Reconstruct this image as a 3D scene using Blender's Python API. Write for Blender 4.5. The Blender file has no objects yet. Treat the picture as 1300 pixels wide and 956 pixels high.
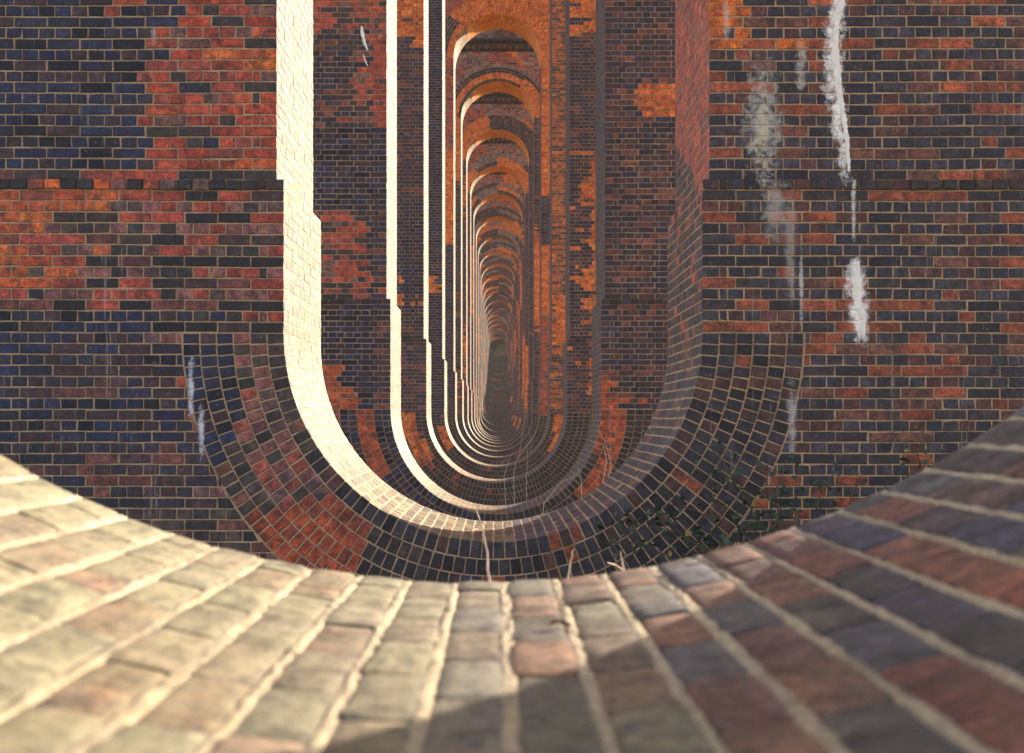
import bpy, math, random
import numpy as np
from mathutils import Matrix, Vector

# ------------------------------------------------------------------ camera, sky, sun, exposure
scene = bpy.context.scene
col = scene.collection
CAMX, FPX, VX, VY = 0.038, 2050.0, 633.0, 533.0     # eye is the origin height; focal length in photo pixels
cam_data = bpy.data.cameras.new("camera")
cam = bpy.data.objects.new("camera", cam_data); col.objects.link(cam)
cam.location = (CAMX, 0, 0); cam.rotation_euler = (math.radians(90), 0, 0)
cam_data.sensor_width = 36; cam_data.lens = FPX / 1300 * 36
cam_data.shift_x = (650 - VX) / 1300; cam_data.shift_y = (VY - 478) / 1300
cam_data.clip_start = 0.05; cam_data.clip_end = 3000
cam_data.dof.use_dof = True; cam_data.dof.focus_distance = 13.0; cam_data.dof.aperture_fstop = 7.0
scene.camera = cam

SUN = Vector((1.0, 1.06, 0.410)).normalized()
SUN_EL = math.asin(SUN.z); SUN_AZ = math.atan2(SUN.x, SUN.y)
world = bpy.data.worlds.new("World"); scene.world = world; world.use_nodes = True
wn = world.node_tree.nodes; wl = world.node_tree.links
sky = wn.new("ShaderNodeTexSky"); sky.sky_type = 'NISHITA'; sky.sun_disc = False
sky.sun_elevation = SUN_EL; sky.sun_rotation = SUN_AZ
sky.air_density = 1.0; sky.dust_density = 1.0; sky.ozone_density = 1.0
bg = wn["Background"]; bg.inputs[1].default_value = 0.15
wl.new(sky.outputs[0], bg.inputs[0])
sl = bpy.data.lights.new("sun", 'SUN'); sl.energy = 4.4; sl.angle = math.radians(0.5); sl.color = (1.0, 0.90, 0.73)
so = bpy.data.objects.new("sun", sl); col.objects.link(so)
so.rotation_euler = SUN.to_track_quat('Z', 'Y').to_euler(); so.location = (30, 30, 30)
scene.view_settings.view_transform = 'Standard'; scene.view_settings.look = 'None'
scene.view_settings.exposure = 1.95; scene.view_settings.gamma = 1.0
scene.cycles.use_denoising = True
scene.cycles.max_bounces = 8; scene.cycles.diffuse_bounces = 5

# ------------------------------------------------------------------ materials
def nt(name):
    m = bpy.data.materials.new(name); m.use_nodes = True
    n = m.node_tree.nodes; l = m.node_tree.links
    return m, n, l, n["Principled BSDF"]
def noise(n, l, vec, scale, detail=3.0, rough=0.6):
    t = n.new("ShaderNodeTexNoise"); t.inputs["Scale"].default_value = scale
    t.inputs["Detail"].default_value = detail; t.inputs["Roughness"].default_value = rough
    if vec is not None: l.new(vec, t.inputs["Vector"])
    return t.outputs["Fac"]
def ramp(n, l, fac, a, b, lo=0.0, hi=1.0):
    r = n.new("ShaderNodeMapRange"); r.inputs[1].default_value = a; r.inputs[2].default_value = b
    r.inputs[3].default_value = lo; r.inputs[4].default_value = hi
    l.new(fac, r.inputs[0]); return r.outputs[0]
def mix(n, l, fac, a, b, mode='MIX'):
    x = n.new("ShaderNodeMix"); x.data_type = 'RGBA'; x.blend_type = mode
    for s, v in ((0, fac), (6, a), (7, b)):
        if isinstance(v, (int, float)): x.inputs[s].default_value = v
        elif isinstance(v, tuple): x.inputs[s].default_value = (*v, 1) if len(v) == 3 else v
        else: l.new(v, x.inputs[s])
    return x.outputs[2]
def math_(n, l, op, a, b):
    x = n.new("ShaderNodeMath"); x.operation = op
    for s, v in ((0, a), (1, b)):
        if isinstance(v, (int, float)): x.inputs[s].default_value = v
        else: l.new(v, x.inputs[s])
    return x.outputs[0]
def px1(px, py, d=11.40): return ((px - VX) * d / FPX + CAMX, (VY - py) * d / FPX)

# soft lime stains that washed down over bricks and joints of the nearest framed wall
STAINS = [  # px centre, half width, half height, strength, colour
    (972, 150, 26, 80, .75, (.50, .49, .46)), (971, 160, 9, 55, .8, (.52, .45, .28)),
    (1022, 78, 8, 44, .7, (.50, .48, .44)), (1087, 262, 3, 48, .8, (.62, .60, .56)),
    (1020, 360, 3, 50, .7, (.60, .58, .54)), (240, 490, 4, 42, .85, (.60, .62, .68)),
    (253, 550, 4, 36, .85, (.60, .62, .68)), 
    (1008, 530, 7, 45, .6, (.55, .54, .54)), (1006, 310, 8, 70, .35, (.5, .48, .44)),
    (985, 262, 16, 40, .45, (.5, .48, .46)), (926, 20, 6, 30, .7, (.6, .58, .54)),
    (189, 40, 4, 18, .6, (.5, .5, .5))]
FURRY = [(1069, 5, 11, 40), (1063, 50, 13, 45), (1064, 100, 14, 45), (1070, 145, 11, 40), (1077, 190, 9, 36),
         (1089, 355, 12, 32), (1093, 392, 14, 30), (1096, 415, 10, 22), (460, 50, 0, 0)]
STAINS += [(x, y, w, h, .96, (.82, .81, .78)) for (x, y, w, h) in FURRY if w]
def add_stains(n, l, pos, c):
    nz = n.new("ShaderNodeTexNoise"); nz.inputs["Scale"].default_value = 16; nz.inputs["Detail"].default_value = 8; nz.inputs["Roughness"].default_value = .75
    l.new(pos, nz.inputs["Vector"])
    for (x, y, hw, hh, st, cc) in STAINS:
        wx, wz = px1(x, y)
        mp = n.new("ShaderNodeMapping"); mp.vector_type = 'TEXTURE'
        mp.inputs["Location"].default_value = (wx, 11.4, wz)
        mp.inputs["Scale"].default_value = (hw * 11.4 / FPX, 0.25, hh * 11.4 / FPX)
        l.new(pos, mp.inputs["Vector"])
        ln = n.new("ShaderNodeVectorMath"); ln.operation = 'LENGTH'; l.new(mp.outputs[0], ln.inputs[0])
        d = math_(n, l, 'ADD', ln.outputs["Value"], ramp(n, l, nz.outputs["Fac"], .3, .7, -.65, .65))
        c = mix(n, l, ramp(n, l, d, 1.15, .45, 0, st), c, cc)
    return c

def brick_material(name, source, stains=False, lichen=0.0, bump=.35, bdist=.004, wear=1.0):
    m, n, l, p = nt(name)
    g = n.new("ShaderNodeNewGeometry"); pos = g.outputs["Position"]
    if source == 'object':
        s = n.new("ShaderNodeObjectInfo"); base = s.outputs["Color"]
    else:
        s = n.new("ShaderNodeAttribute"); s.attribute_name = "brick_colour"; base = s.outputs["Color"]
    n1 = noise(n, l, pos, 16, 5, .7); n2 = noise(n, l, pos, 75, 4, .7); n3 = noise(n, l, pos, 3.2, 5, .75)
    n4 = noise(n, l, pos, 34, 4, .8)
    c = mix(n, l, 1.0, base, ramp(n, l, n1, .36, .64, .45, 1.5), 'MULTIPLY')
    c = mix(n, l, 1.0, c, ramp(n, l, n2, .36, .64, .55, 1.4), 'MULTIPLY')
    n7 = noise(n, l, pos, 11, 6, .8)
    c = mix(n, l, ramp(n, l, n7, .51, .58, 0, .7 * wear), c, mix(n, l, .8, c, (.035, .028, .030)))
    c = mix(n, l, ramp(n, l, n3, .50, .66, 0, .6 * wear), c, (.022, .020, .021))      # soot
    c = mix(n, l, ramp(n, l, n4, .62, .70, 0, .42 * wear), c, (.36, .33, .30))          # lime bloom specks
    md = n.new('ShaderNodeMapping'); md.inputs['Scale'].default_value = (22, 22, 1.1); l.new(pos, md.inputs['Vector'])
    if not lichen: c = mix(n, l, ramp(n, l, noise(n, l, md.outputs[0], 1.0, 4, .7), .63, .74, 0, .38), c, (.46, .43, .40))   # lime drips
    if lichen:
        mp = n.new("ShaderNodeMapping"); mp.inputs["Scale"].default_value = (28, 6, 28); l.new(pos, mp.inputs["Vector"])
        n5 = noise(n, l, mp.outputs[0], 1.0, 6, .72)
        mp2 = n.new("ShaderNodeMapping"); mp2.inputs["Scale"].default_value = (55, 9, 55); l.new(pos, mp2.inputs["Vector"])
        n6 = noise(n, l, mp2.outputs[0], 1.6, 5, .75)
        al = s.outputs['Alpha']
        c = mix(n, l, math_(n, l, 'MULTIPLY', ramp(n, l, n5, .36, .62, 0, lichen), al), c, (.295, .245, .135))
        c = mix(n, l, ramp(n, l, n6, .53, .68, 0, lichen), c, (.075, .065, .055))
        c = mix(n, l, math_(n, l, 'MULTIPLY', ramp(n, l, n6, .45, .30, 0, lichen * .8), al), c, (.35, .295, .175))
    if stains: c = add_stains(n, l, pos, c)
    l.new(c, p.inputs["Base Color"])
    l.new(ramp(n, l, n1, .3, .7, .55, .9), p.inputs["Roughness"])
    p.inputs["Specular IOR Level"].default_value = .35
    b = n.new("ShaderNodeBump"); b.inputs["Strength"].default_value = bump; b.inputs["Distance"].default_value = bdist
    l.new(mix(n, l, .5, n2, n4), b.inputs["Height"]); l.new(b.outputs[0], p.inputs["Normal"])
    return m
def mortar_material(name, base, stains=False, bump=.5, bdist=.004):
    m, n, l, p = nt(name)
    g = n.new("ShaderNodeNewGeometry"); pos = g.outputs["Position"]
    n1 = noise(n, l, pos, 5, 5, .7); n2 = noise(n, l, pos, 110, 4, .7); n3 = noise(n, l, pos, 1.3, 4, .7)
    c = mix(n, l, ramp(n, l, n1, .35, .7, 0, .55), base, (base[0] * .48, base[1] * .46, base[2] * .42))
    c = mix(n, l, ramp(n, l, n3, .55, .72, 0, .6), c, (base[0] * 1.05, base[1] * .95, base[2] * .62))
    c = mix(n, l, 1.0, c, ramp(n, l, n2, .36, .64, .65, 1.25), 'MULTIPLY')
    c = mix(n, l, ramp(n, l, noise(n, l, pos, 2.3, 6, .78), .50, .64, 0, .55), c, (.10, .08, .065))
    if stains: c = add_stains(n, l, pos, c)
    l.new(c, p.inputs["Base Color"]); p.inputs["Roughness"].default_value = .95
    p.inputs["Specular IOR Level"].default_value = .1
    b = n.new("ShaderNodeBump"); b.inputs["Strength"].default_value = bump; b.inputs["Distance"].default_value = bdist
    l.new(mix(n, l, .5, n2, noise(n, l, pos, 38, 5, .75)), b.inputs["Height"]); l.new(b.outputs[0], p.inputs["Normal"])
    return m
def plain_material(name, c1, c2, scale=6, rough=.9, spec=.2, detail=5):
    m, n, l, p = nt(name)
    g = n.new("ShaderNodeNewGeometry")
    f = noise(n, l, g.outputs["Position"], scale, detail, .7)
    l.new(mix(n, l, ramp(n, l, f, .35, .65), c1, c2), p.inputs["Base Color"])
    p.inputs["Roughness"].default_value = rough; p.inputs["Specular IOR Level"].default_value = spec
    b = n.new("ShaderNodeBump"); b.inputs["Strength"].default_value = .4; b.inputs["Distance"].default_value = .01
    l.new(noise(n, l, g.outputs["Position"], scale * 9, 4, .7), b.inputs["Height"]); l.new(b.outputs[0], p.inputs["Normal"])
    return m
MORTAR_C = (.45, .32, .205)
M_BRICK = brick_material("weathered_brick", 'mesh')
M_BRICK1 = brick_material("weathered_brick_stained", 'mesh', True)
M_BRICK_FAR = brick_material('distant_brick', 'mesh', wear=.35)  # cleaner, lighter colour on far piers stands in for haze and bounced light
M_BRICK_OB = brick_material("single_brick", 'object')
M_BRICK1_OB = brick_material("single_brick_stained", 'object', True)
M_FORE_OB = brick_material("lichened_brick", 'object', False, .75, .45, .005, .6)
M_MORTAR = mortar_material("lime_mortar", MORTAR_C)
M_MORTAR1 = mortar_material("lime_mortar_stained", MORTAR_C, True)
M_FOREMORTAR = mortar_material("rough_lime_mortar", (.54, .42, .28), False, .7, .005)
M_LIME = plain_material("lime_crust", (.86, .85, .82), (.70, .67, .60), 18, .95, .1)
M_IMPOST = plain_material("dark_impost_brick", (.035, .033, .036), (.09, .065, .06), 5)
def texture_brick():
    m, n, l, p = nt("brick_texture")
    g = n.new("ShaderNodeNewGeometry")
    sp = n.new("ShaderNodeSeparateXYZ"); l.new(g.outputs["Position"], sp.inputs[0])
    cb = n.new("ShaderNodeCombineXYZ")
    l.new(math_(n, l, 'ADD', sp.outputs[0], sp.outputs[1]), cb.inputs[0]); l.new(sp.outputs[2], cb.inputs[1])
    t = n.new("ShaderNodeTexBrick"); l.new(cb.outputs[0], t.inputs["Vector"])
    t.inputs["Color1"].default_value = (.26, .075, .04, 1); t.inputs["Color2"].default_value = (.10, .06, .055, 1)
    t.inputs["Mortar"].default_value = (*MORTAR_C, 1); t.inputs["Scale"].default_value = 1
    t.inputs["Mortar Size"].default_value = .006; t.inputs["Brick Width"].default_value = .235; t.inputs["Row Height"].default_value = .0783
    l.new(t.outputs["Color"], p.inputs["Base Color"]); p.inputs["Roughness"].default_value = .85
    return m
M_TEX = texture_brick()

# ------------------------------------------------------------------ object helpers
def link(o, parent=None, inv=None):
    col.objects.link(o)
    if parent is not None:
        o.parent = parent
        if inv is not None: o.matrix_parent_inverse = inv
    return o
def empty(name, loc): 
    o = bpy.data.objects.new(name, None); o.location = loc; o.empty_display_size = .3
    return link(o)
def tag(o, label=None, cat=None, group=None, kind=None):
    for k, v in (("label", label), ("category", cat), ("group", group), ("kind", kind)):
        if v: o[k] = v
    return o
def mesh_of(name, v, f, mats, midx=None, smooth=False):
    me = bpy.data.meshes.new(name); me.from_pydata(v, [], f)
    for m in mats: me.materials.append(m)
    if midx is not None: me.polygons.foreach_set("material_index", midx)
    if smooth: me.polygons.foreach_set("use_smooth", [True] * len(me.polygons))
    me.update(); return me

# ------------------------------------------------------------------ palettes (linear base colours)
PAL = {
 'navy':   [((.036,.038,.080),5),((.050,.049,.076),3),((.085,.050,.055),3),((.020,.020,.030),3),((.042,.052,.10),2)],
 'purple': [((.105,.058,.062),4),((.070,.052,.070),3),((.044,.042,.058),3),((.17,.066,.055),2),((.05,.05,.085),2)],
 'slate':  [((.048,.044,.052),5),((.060,.055,.070),3),((.12,.060,.050),3),((.026,.024,.028),3),((.26,.070,.04),1)],
 'red':    [((.42,.070,.040),5),((.31,.070,.050),3),((.20,.090,.075),2),((.062,.045,.043),2),((.42,.085,.04),1)],
 'redblack_s': [((.040,.034,.036),5),((.36,.075,.052),3),((.16,.06,.055),2),((.10,.06,.055),2)],
 'redblack_h': [((.40,.075,.050),5),((.26,.100,.088),3),((.15,.085,.075),2),((.05,.042,.042),2)],
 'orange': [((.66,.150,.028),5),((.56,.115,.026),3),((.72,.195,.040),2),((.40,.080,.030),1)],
 'brightred': [((.38,.070,.030),5),((.46,.085,.030),3),((.26,.060,.032),2)],
 'mud':    [((.115,.085,.066),4),((.085,.066,.056),3),((.17,.075,.056),2),((.055,.05,.045),2)],
 'pinkred':[((.24,.085,.075),4),((.33,.080,.060),3),((.17,.085,.080),3),((.08,.05,.05),1)],
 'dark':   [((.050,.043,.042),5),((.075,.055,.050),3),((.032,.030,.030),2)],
 'mixr_s': [((.065,.056,.062),5),((.24,.070,.040),4),((.14,.066,.052),3),((.042,.040,.050),3),((.32,.09,.045),1)],
 'mixr_h': [((.070,.064,.082),6),((.050,.050,.068),4),((.13,.060,.052),3),((.22,.065,.042),1)],
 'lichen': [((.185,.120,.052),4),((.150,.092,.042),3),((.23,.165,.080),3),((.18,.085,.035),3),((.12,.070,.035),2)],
 'ochre_s':[((.44,.115,.036),4),((.30,.085,.040),3),((.09,.055,.05),2)],
 'ochre_h':[((.10,.06,.055),4),((.20,.075,.045),3),((.42,.12,.04),2)],
 'grey':   [((.24,.155,.135),4),((.17,.12,.115),4),((.32,.21,.16),2),((.11,.085,.09),3),((.34,.13,.08),2)],
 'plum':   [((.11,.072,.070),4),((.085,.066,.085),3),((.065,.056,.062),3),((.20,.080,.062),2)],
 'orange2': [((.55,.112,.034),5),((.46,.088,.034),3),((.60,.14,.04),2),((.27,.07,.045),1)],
 'glow': [((.80,.27,.055),4),((.70,.20,.04),3),((.84,.36,.09),2)],  # lifted orange: bounce light under the head arches is put into the brick colour
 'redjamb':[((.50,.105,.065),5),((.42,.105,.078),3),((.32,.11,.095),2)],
}
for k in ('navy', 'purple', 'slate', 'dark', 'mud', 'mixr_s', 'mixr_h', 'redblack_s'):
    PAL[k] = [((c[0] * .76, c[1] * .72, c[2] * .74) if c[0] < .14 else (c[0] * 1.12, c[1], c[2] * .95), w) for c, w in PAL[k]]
_cum = {}
for k, lst in PAL.items():
    w = np.cumsum([a[1] for a in lst]); _cum[k] = (w / w[-1], [a[0] for a in lst])
def pick(name, rng, st=True):
    if name in ('redblack', 'mixr', 'ochre'): name += '_s' if st else '_h'
    w, cs = _cum[name]; r = rng.random()
    i = 0
    while w[i] < r: i += 1
    c = cs[i]; f = .82 + .36 * rng.random()
    return (c[0] * f, c[1] * f * (.94 + .12 * rng.random()), c[2] * f * (.9 + .2 * rng.random()))

# ------------------------------------------------------------------ brick collector
class Bricks:
    def __init__(s): s.q = []; s.c = []
    def add(s, q, c): s.q.append(q); s.c.append(c)
    def build(s, name, lod, mat, parent, inv=None, depth=.05, seed=0):
        if not s.q: return None
        Q = np.array(s.q, dtype=np.float64); N = len(Q); r = np.random.RandomState(seed)
        nrm = np.cross(Q[:, 1] - Q[:, 0], Q[:, 3] - Q[:, 0]); nrm /= np.linalg.norm(nrm, axis=1)[:, None]
        eu = (Q[:, 1] - Q[:, 0]) + (Q[:, 2] - Q[:, 3]); eu /= np.linalg.norm(eu, axis=1)[:, None]
        ev = np.cross(nrm, eu)
        if lod < 2:
            Q = Q + eu[:, None] * r.uniform(-.0028, .0028, (N, 4, 1)) + ev[:, None] * r.uniform(-.0024, .0024, (N, 4, 1)) \
                  + nrm[:, None] * r.uniform(-.0022, .0012, (N, 1, 1)) + nrm[:, None] * r.uniform(-.0008, .0008, (N, 4, 1))
        if lod < 2:   # some chipped corners
            chip = (r.uniform(0, 1, (N, 4, 1)) < .07) * r.uniform(.002, .008, (N, 4, 1))
            Q = Q + (Q.mean(1, keepdims=True) - Q) / np.linalg.norm(Q.mean(1, keepdims=True) - Q, axis=2, keepdims=True) * chip
        nn = nrm[:, None]
        if lod == 0:
            k = .0045
            sg = np.array([[1, 1], [-1, 1], [-1, -1], [1, -1]])
            top = Q + eu[:, None] * sg[None, :, :1] * k + ev[:, None] * sg[None, :, 1:] * k
            V = np.concatenate([top, Q - nn * .004, Q - nn * depth], 1).reshape(-1, 3); nv = 12
            F0 = [[0,1,2,3]] + [[4+i,4+(i+1)%4,(i+1)%4,i] for i in range(4)] + [[8+i,8+(i+1)%4,4+(i+1)%4,4+i] for i in range(4)]
        elif lod == 1:
            V = np.concatenate([Q, Q - nn * depth], 1).reshape(-1, 3); nv = 8
            F0 = [[0,1,2,3]] + [[4+i,4+(i+1)%4,(i+1)%4,i] for i in range(4)]
        else:
            V = Q.reshape(-1, 3); nv = 4; F0 = [[0,1,2,3]]
        F0 = np.array(F0); F = (F0[None] + (np.arange(N) * nv)[:, None, None]).reshape(-1, 4)
        me = bpy.data.meshes.new(name); me.from_pydata(V, [], F)
        me.materials.append(mat)
        at = me.attributes.new("brick_colour", 'FLOAT_COLOR', 'FACE')
        C = np.concatenate([np.array(s.c), np.ones((N, 1))], 1).repeat(len(F0), 0)
        at.data.foreach_set("color", C.astype(np.float32).ravel())
        me.update()
        o = bpy.data.objects.new(name, me); link(o, parent, inv); tag(o, kind='stuff')
        return o

# ------------------------------------------------------------------ viaduct geometry
P, Y0, T = 11.35, 0.20, 2.28
COURSE, STR, HDR, JT = .0783, .235, .1175, .0098
LEDGE, STEP = 1.715, .07
RU, RL = 1.55, 1.49                      # half widths of the opening above and below the ledge
ZS, ZTOP, OUT = 12.77, 16.10, 4.60
RING, NR = .12, 6
ZINV = [-.255, -.84] + [-1.35] * 10 + [-1.05, -.55, .1, .8, 1.4, 2.0, 3.0, 4.0, 5.4, 6.7, 7.8, 9.0, 10.2, 11.1]
NP = len(ZINV)

def course_cells(st, jamb, lo, hi):
    """bond of one course on |x| measured from the jamb edge"""
    cells = []
    if st:
        k = math.floor((lo - jamb) / STR) - 1; u = jamb + k * STR
        while u < hi: cells.append((u, u + STR)); u += STR
    else:
        u = jamb
        if lo < jamb:
            a = jamb
            while a > lo: cells.append((a - HDR, a)); a -= HDR
        cells.append((u, u + HDR)); u += HDR
        cells.append((u, u + HDR / 2)); u += HDR / 2
        while u < hi: cells.append((u, u + HDR)); u += HDR
    return cells

def rim_py(px):      # where the foreground rim hides the wall behind (photo pixels)
    return 740 - ((px - 612) / 640) ** 2 * (180 if px < 612 else 225)

box_cache = {}
def box_mesh(w, h, depth, mat, key):
    """chamfered brick, front face on y=0 looking to -y"""
    k = (key, mat.name)
    if k in box_cache: return box_cache[k]
    c = .0045; v = []
    for (iw, ih, y) in ((w / 2 - c, h / 2 - c, 0), (w / 2, h / 2, .004), (w / 2, h / 2, depth)):
        v += [(-iw, y, -ih), (iw, y, -ih), (iw, y, ih), (-iw, y, ih)]
    f = [[0,1,2,3]] + [[4+i,4+(i+1)%4,(i+1)%4,i] for i in range(4)] + [[8+i,8+(i+1)%4,4+(i+1)%4,4+i] for i in range(4)]
    me = mesh_of(key, v, f, [mat]); box_cache[k] = me; return me

def smooth_field(rng):
    w = [(rng.uniform(.3, 2.2), rng.uniform(.2, 1.2), rng.uniform(0, 6.3)) for _ in range(5)]
    return lambda x, z: sum(math.sin(a * x * 1.7 + b * z * 1.3 + c) for a, b, c in w) / 5

def region_lookup(regs, px, py, jx, jy):
    r = None
    for (pal, x0, y0, x1, y1) in regs:
        if x0 - jx <= px + jy * .0 and px <= x1 + jx and y0 <= py <= y1: r = pal
    return r
B = 99999
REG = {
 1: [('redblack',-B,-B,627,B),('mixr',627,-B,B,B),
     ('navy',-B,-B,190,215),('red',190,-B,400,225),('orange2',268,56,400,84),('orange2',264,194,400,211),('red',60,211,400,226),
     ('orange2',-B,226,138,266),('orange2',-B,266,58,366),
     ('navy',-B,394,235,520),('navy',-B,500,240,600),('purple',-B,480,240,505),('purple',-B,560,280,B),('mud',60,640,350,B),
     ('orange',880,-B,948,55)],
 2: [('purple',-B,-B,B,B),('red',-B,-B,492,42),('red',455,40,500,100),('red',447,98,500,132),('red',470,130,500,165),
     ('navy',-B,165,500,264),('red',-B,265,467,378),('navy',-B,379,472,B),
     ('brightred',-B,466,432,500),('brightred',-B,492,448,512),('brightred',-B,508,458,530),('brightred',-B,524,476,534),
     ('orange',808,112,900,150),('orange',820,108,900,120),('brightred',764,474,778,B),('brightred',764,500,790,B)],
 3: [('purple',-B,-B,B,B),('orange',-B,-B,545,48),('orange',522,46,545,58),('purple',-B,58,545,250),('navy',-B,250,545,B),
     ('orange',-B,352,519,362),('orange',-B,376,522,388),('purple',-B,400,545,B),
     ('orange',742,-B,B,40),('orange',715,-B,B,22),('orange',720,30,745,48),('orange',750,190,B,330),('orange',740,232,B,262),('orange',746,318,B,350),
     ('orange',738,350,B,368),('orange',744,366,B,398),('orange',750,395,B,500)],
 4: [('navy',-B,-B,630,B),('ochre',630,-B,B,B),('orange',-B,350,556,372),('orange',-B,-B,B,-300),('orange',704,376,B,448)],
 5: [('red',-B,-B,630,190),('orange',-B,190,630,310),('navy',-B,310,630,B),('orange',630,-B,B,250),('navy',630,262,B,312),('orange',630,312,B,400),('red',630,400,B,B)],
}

class Pier:
    def __init__(s, n):
        s.n = n; s.rng = random.Random(1000 + n * 17)
        s.y0 = Y0 + P * n; s.y1 = s.y0 + T
        s.zinv = ZINV[n]; s.ground = s.zinv - .80
        s.step = s.zinv + RL < LEDGE - .3
        s.r = RL if s.step else RU
        s.zi = s.zinv + s.r
        if n: s.zi = LEDGE + round((s.zi - LEDGE) / COURSE) * COURSE
        s.zb = min(s.ground - .5, s.zi - s.r - RING * NR - .25)
        s.lod = 0 if n == 1 else (1 if n in (2, 3, 4, 5) else 2)
        s.fld = smooth_field(s.rng); s.fld2 = smooth_field(s.rng)
        s.obase = s.rng.choice(['purple', 'navy', 'purple', 'slate', 'ochre', 'red']) if n > 5 else 'purple'
        s.thr = s.rng.uniform(.08, .42)
        s.headpal = [s.rng.random() for _ in range(40)]
    def yf(s, z): return s.y0 - (STEP if (s.step and z < LEDGE) else 0)
    def yb(s, z): return s.y1 + (STEP if (s.step and z < LEDGE) else 0)
    def jamb(s, z): return RL if (s.step and z < LEDGE) else RU
    def px(s, x, y, z): return (VX + (x - CAMX) * FPX / y, VY - z * FPX / y)
    # colour of one brick on the front face
    def front_pal(s, x, z):
        n = s.n
        if n in REG:
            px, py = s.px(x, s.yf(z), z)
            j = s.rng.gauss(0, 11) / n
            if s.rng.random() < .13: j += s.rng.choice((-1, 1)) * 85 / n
            if -COURSE * 1.2 < z - LEDGE < COURSE and s.rng.random() < (.62 if n < 4 else .3): return 'dark'  # ledge courses darkened: grime, plus the ledge's shadow line put into the colour
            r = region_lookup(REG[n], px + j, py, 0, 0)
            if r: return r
        if n >= 5 and z > 13.5: 
            return ('grey' if s.rng.random() < .6 else 'red') if s.fld(x, z * 2) > -.05 else ('orange' if s.fld2(x, z) > .1 else 'red')
        if n > 5:
            f = s.fld2(x * .9, z * .55) + s.rng.uniform(-.04, .04)
            if f > s.thr + (.1 if n > 9 else 0): return 'orange'
            return s.obase if s.fld(x, z * .4) > -.1 else 'purple'
        return 'purple'
    def ring_pal(s, k, th, head):
        n = s.n; d = math.degrees(th)
        if head:
            if n == 5: return 'orange' if abs(d) < 48 or d > 0 or k < 2 else 'slate'
            if n == 6: return 'orange' if (k in (1, 2) or (k < 4 and d > 35)) else ('slate' if k != 5 else 'grey')
            if n == 7: return 'slate' if (d > -12) else 'orange'
            f = s.headpal[int((d + 90) / 45) * 6 % 36 + k // 2]
            return 'orange' if f < (.38 if n < 10 else .2) else ('slate' if f < .6 else ('grey' if f < .8 else 'purple'))
        if n == 1:
            if d < 0:
                if k >= 3 and d < -68 + (k - 4) * 3: return 'navy'
                if 1 <= k <= 5 and -50 - (k - 3) * 2 < d < -31: return 'brightred'
                if k in (1, 2, 3) and d < -46: return 'pinkred' if s.rng.random() < .7 else 'mud'
                if k == 0: return 'mud' if d < -55 else 'slate'
                return 'mud' if d < -40 else ('dark' if d < -8 else 'slate')
            return 'slate'
        if n == 2:
            if d < -60 and k in (2, 3): return 'brightred'
            if d > 42 and k in (1, 2): return 'brightred'
            if d > 66 and k == 0: return 'brightred'
            return 'navy' if d < 0 else 'dark'
        if n == 3 and -80 < d < -50 and k == 2: return 'brightred'
        f = s.fld2(k * .4, d * .03)
        return 'orange' if (f > .42 and abs(d) > 55) else ('dark' if f < .2 else 'slate')
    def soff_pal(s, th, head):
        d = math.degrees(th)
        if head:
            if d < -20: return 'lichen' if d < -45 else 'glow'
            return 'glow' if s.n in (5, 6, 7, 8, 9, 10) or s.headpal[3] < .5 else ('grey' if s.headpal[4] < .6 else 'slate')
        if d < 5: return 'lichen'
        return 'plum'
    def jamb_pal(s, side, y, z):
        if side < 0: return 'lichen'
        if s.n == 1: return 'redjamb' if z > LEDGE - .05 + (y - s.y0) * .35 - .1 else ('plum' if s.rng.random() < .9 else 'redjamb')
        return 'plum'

    def build(s):
        n = s.n; rng = s.rng
        mb, mm, mbo = (M_BRICK1, M_MORTAR1, M_BRICK1_OB) if n == 1 else (M_BRICK if n < 4 else M_BRICK_FAR, M_MORTAR, M_BRICK_OB)
        base = Vector((0, (s.y0 + s.y1) / 2, s.ground))
        root = empty('brick_pier', base); inv = Matrix.Translation(-base); s.root = root
        fd = .05 if s.lod < 2 else 0.0     # depth of face bricks shown on the return
        depth = .05
        g = .007                           # mortar recess
        legs = {}
        for sg in (-1, 1):
            legs[sg] = s.leg_core(sg, g, mm, root, inv)
        inva = s.ring_core('inverted_arch', s.r, s.zi, -1, g, mm, root, inv)
        heada = s.ring_core('head_arch', RU, ZS, 1, g, mm, root, inv)
        # ---- front faces
        cand = []
        sets = {-1: Bricks(), 1: Bricks()}
        Roi, Roh = s.r + RING * NR, RU + RING * NR
        k0 = math.floor((s.zb - LEDGE) / COURSE); k1 = math.floor((ZTOP - .36 - LEDGE) / COURSE)
        def uin(z, zc):
            j = s.jamb(zc)
            if z < s.zi:
                dd = s.zi - z
                return math.sqrt(max(0, Roi * Roi - dd * dd)) + .012 if dd < Roi else 0
            if z > ZS:
                dd = z - ZS
                return math.sqrt(max(0, Roh * Roh - dd * dd)) + .012 if dd < Roh else 0
            return j
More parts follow.
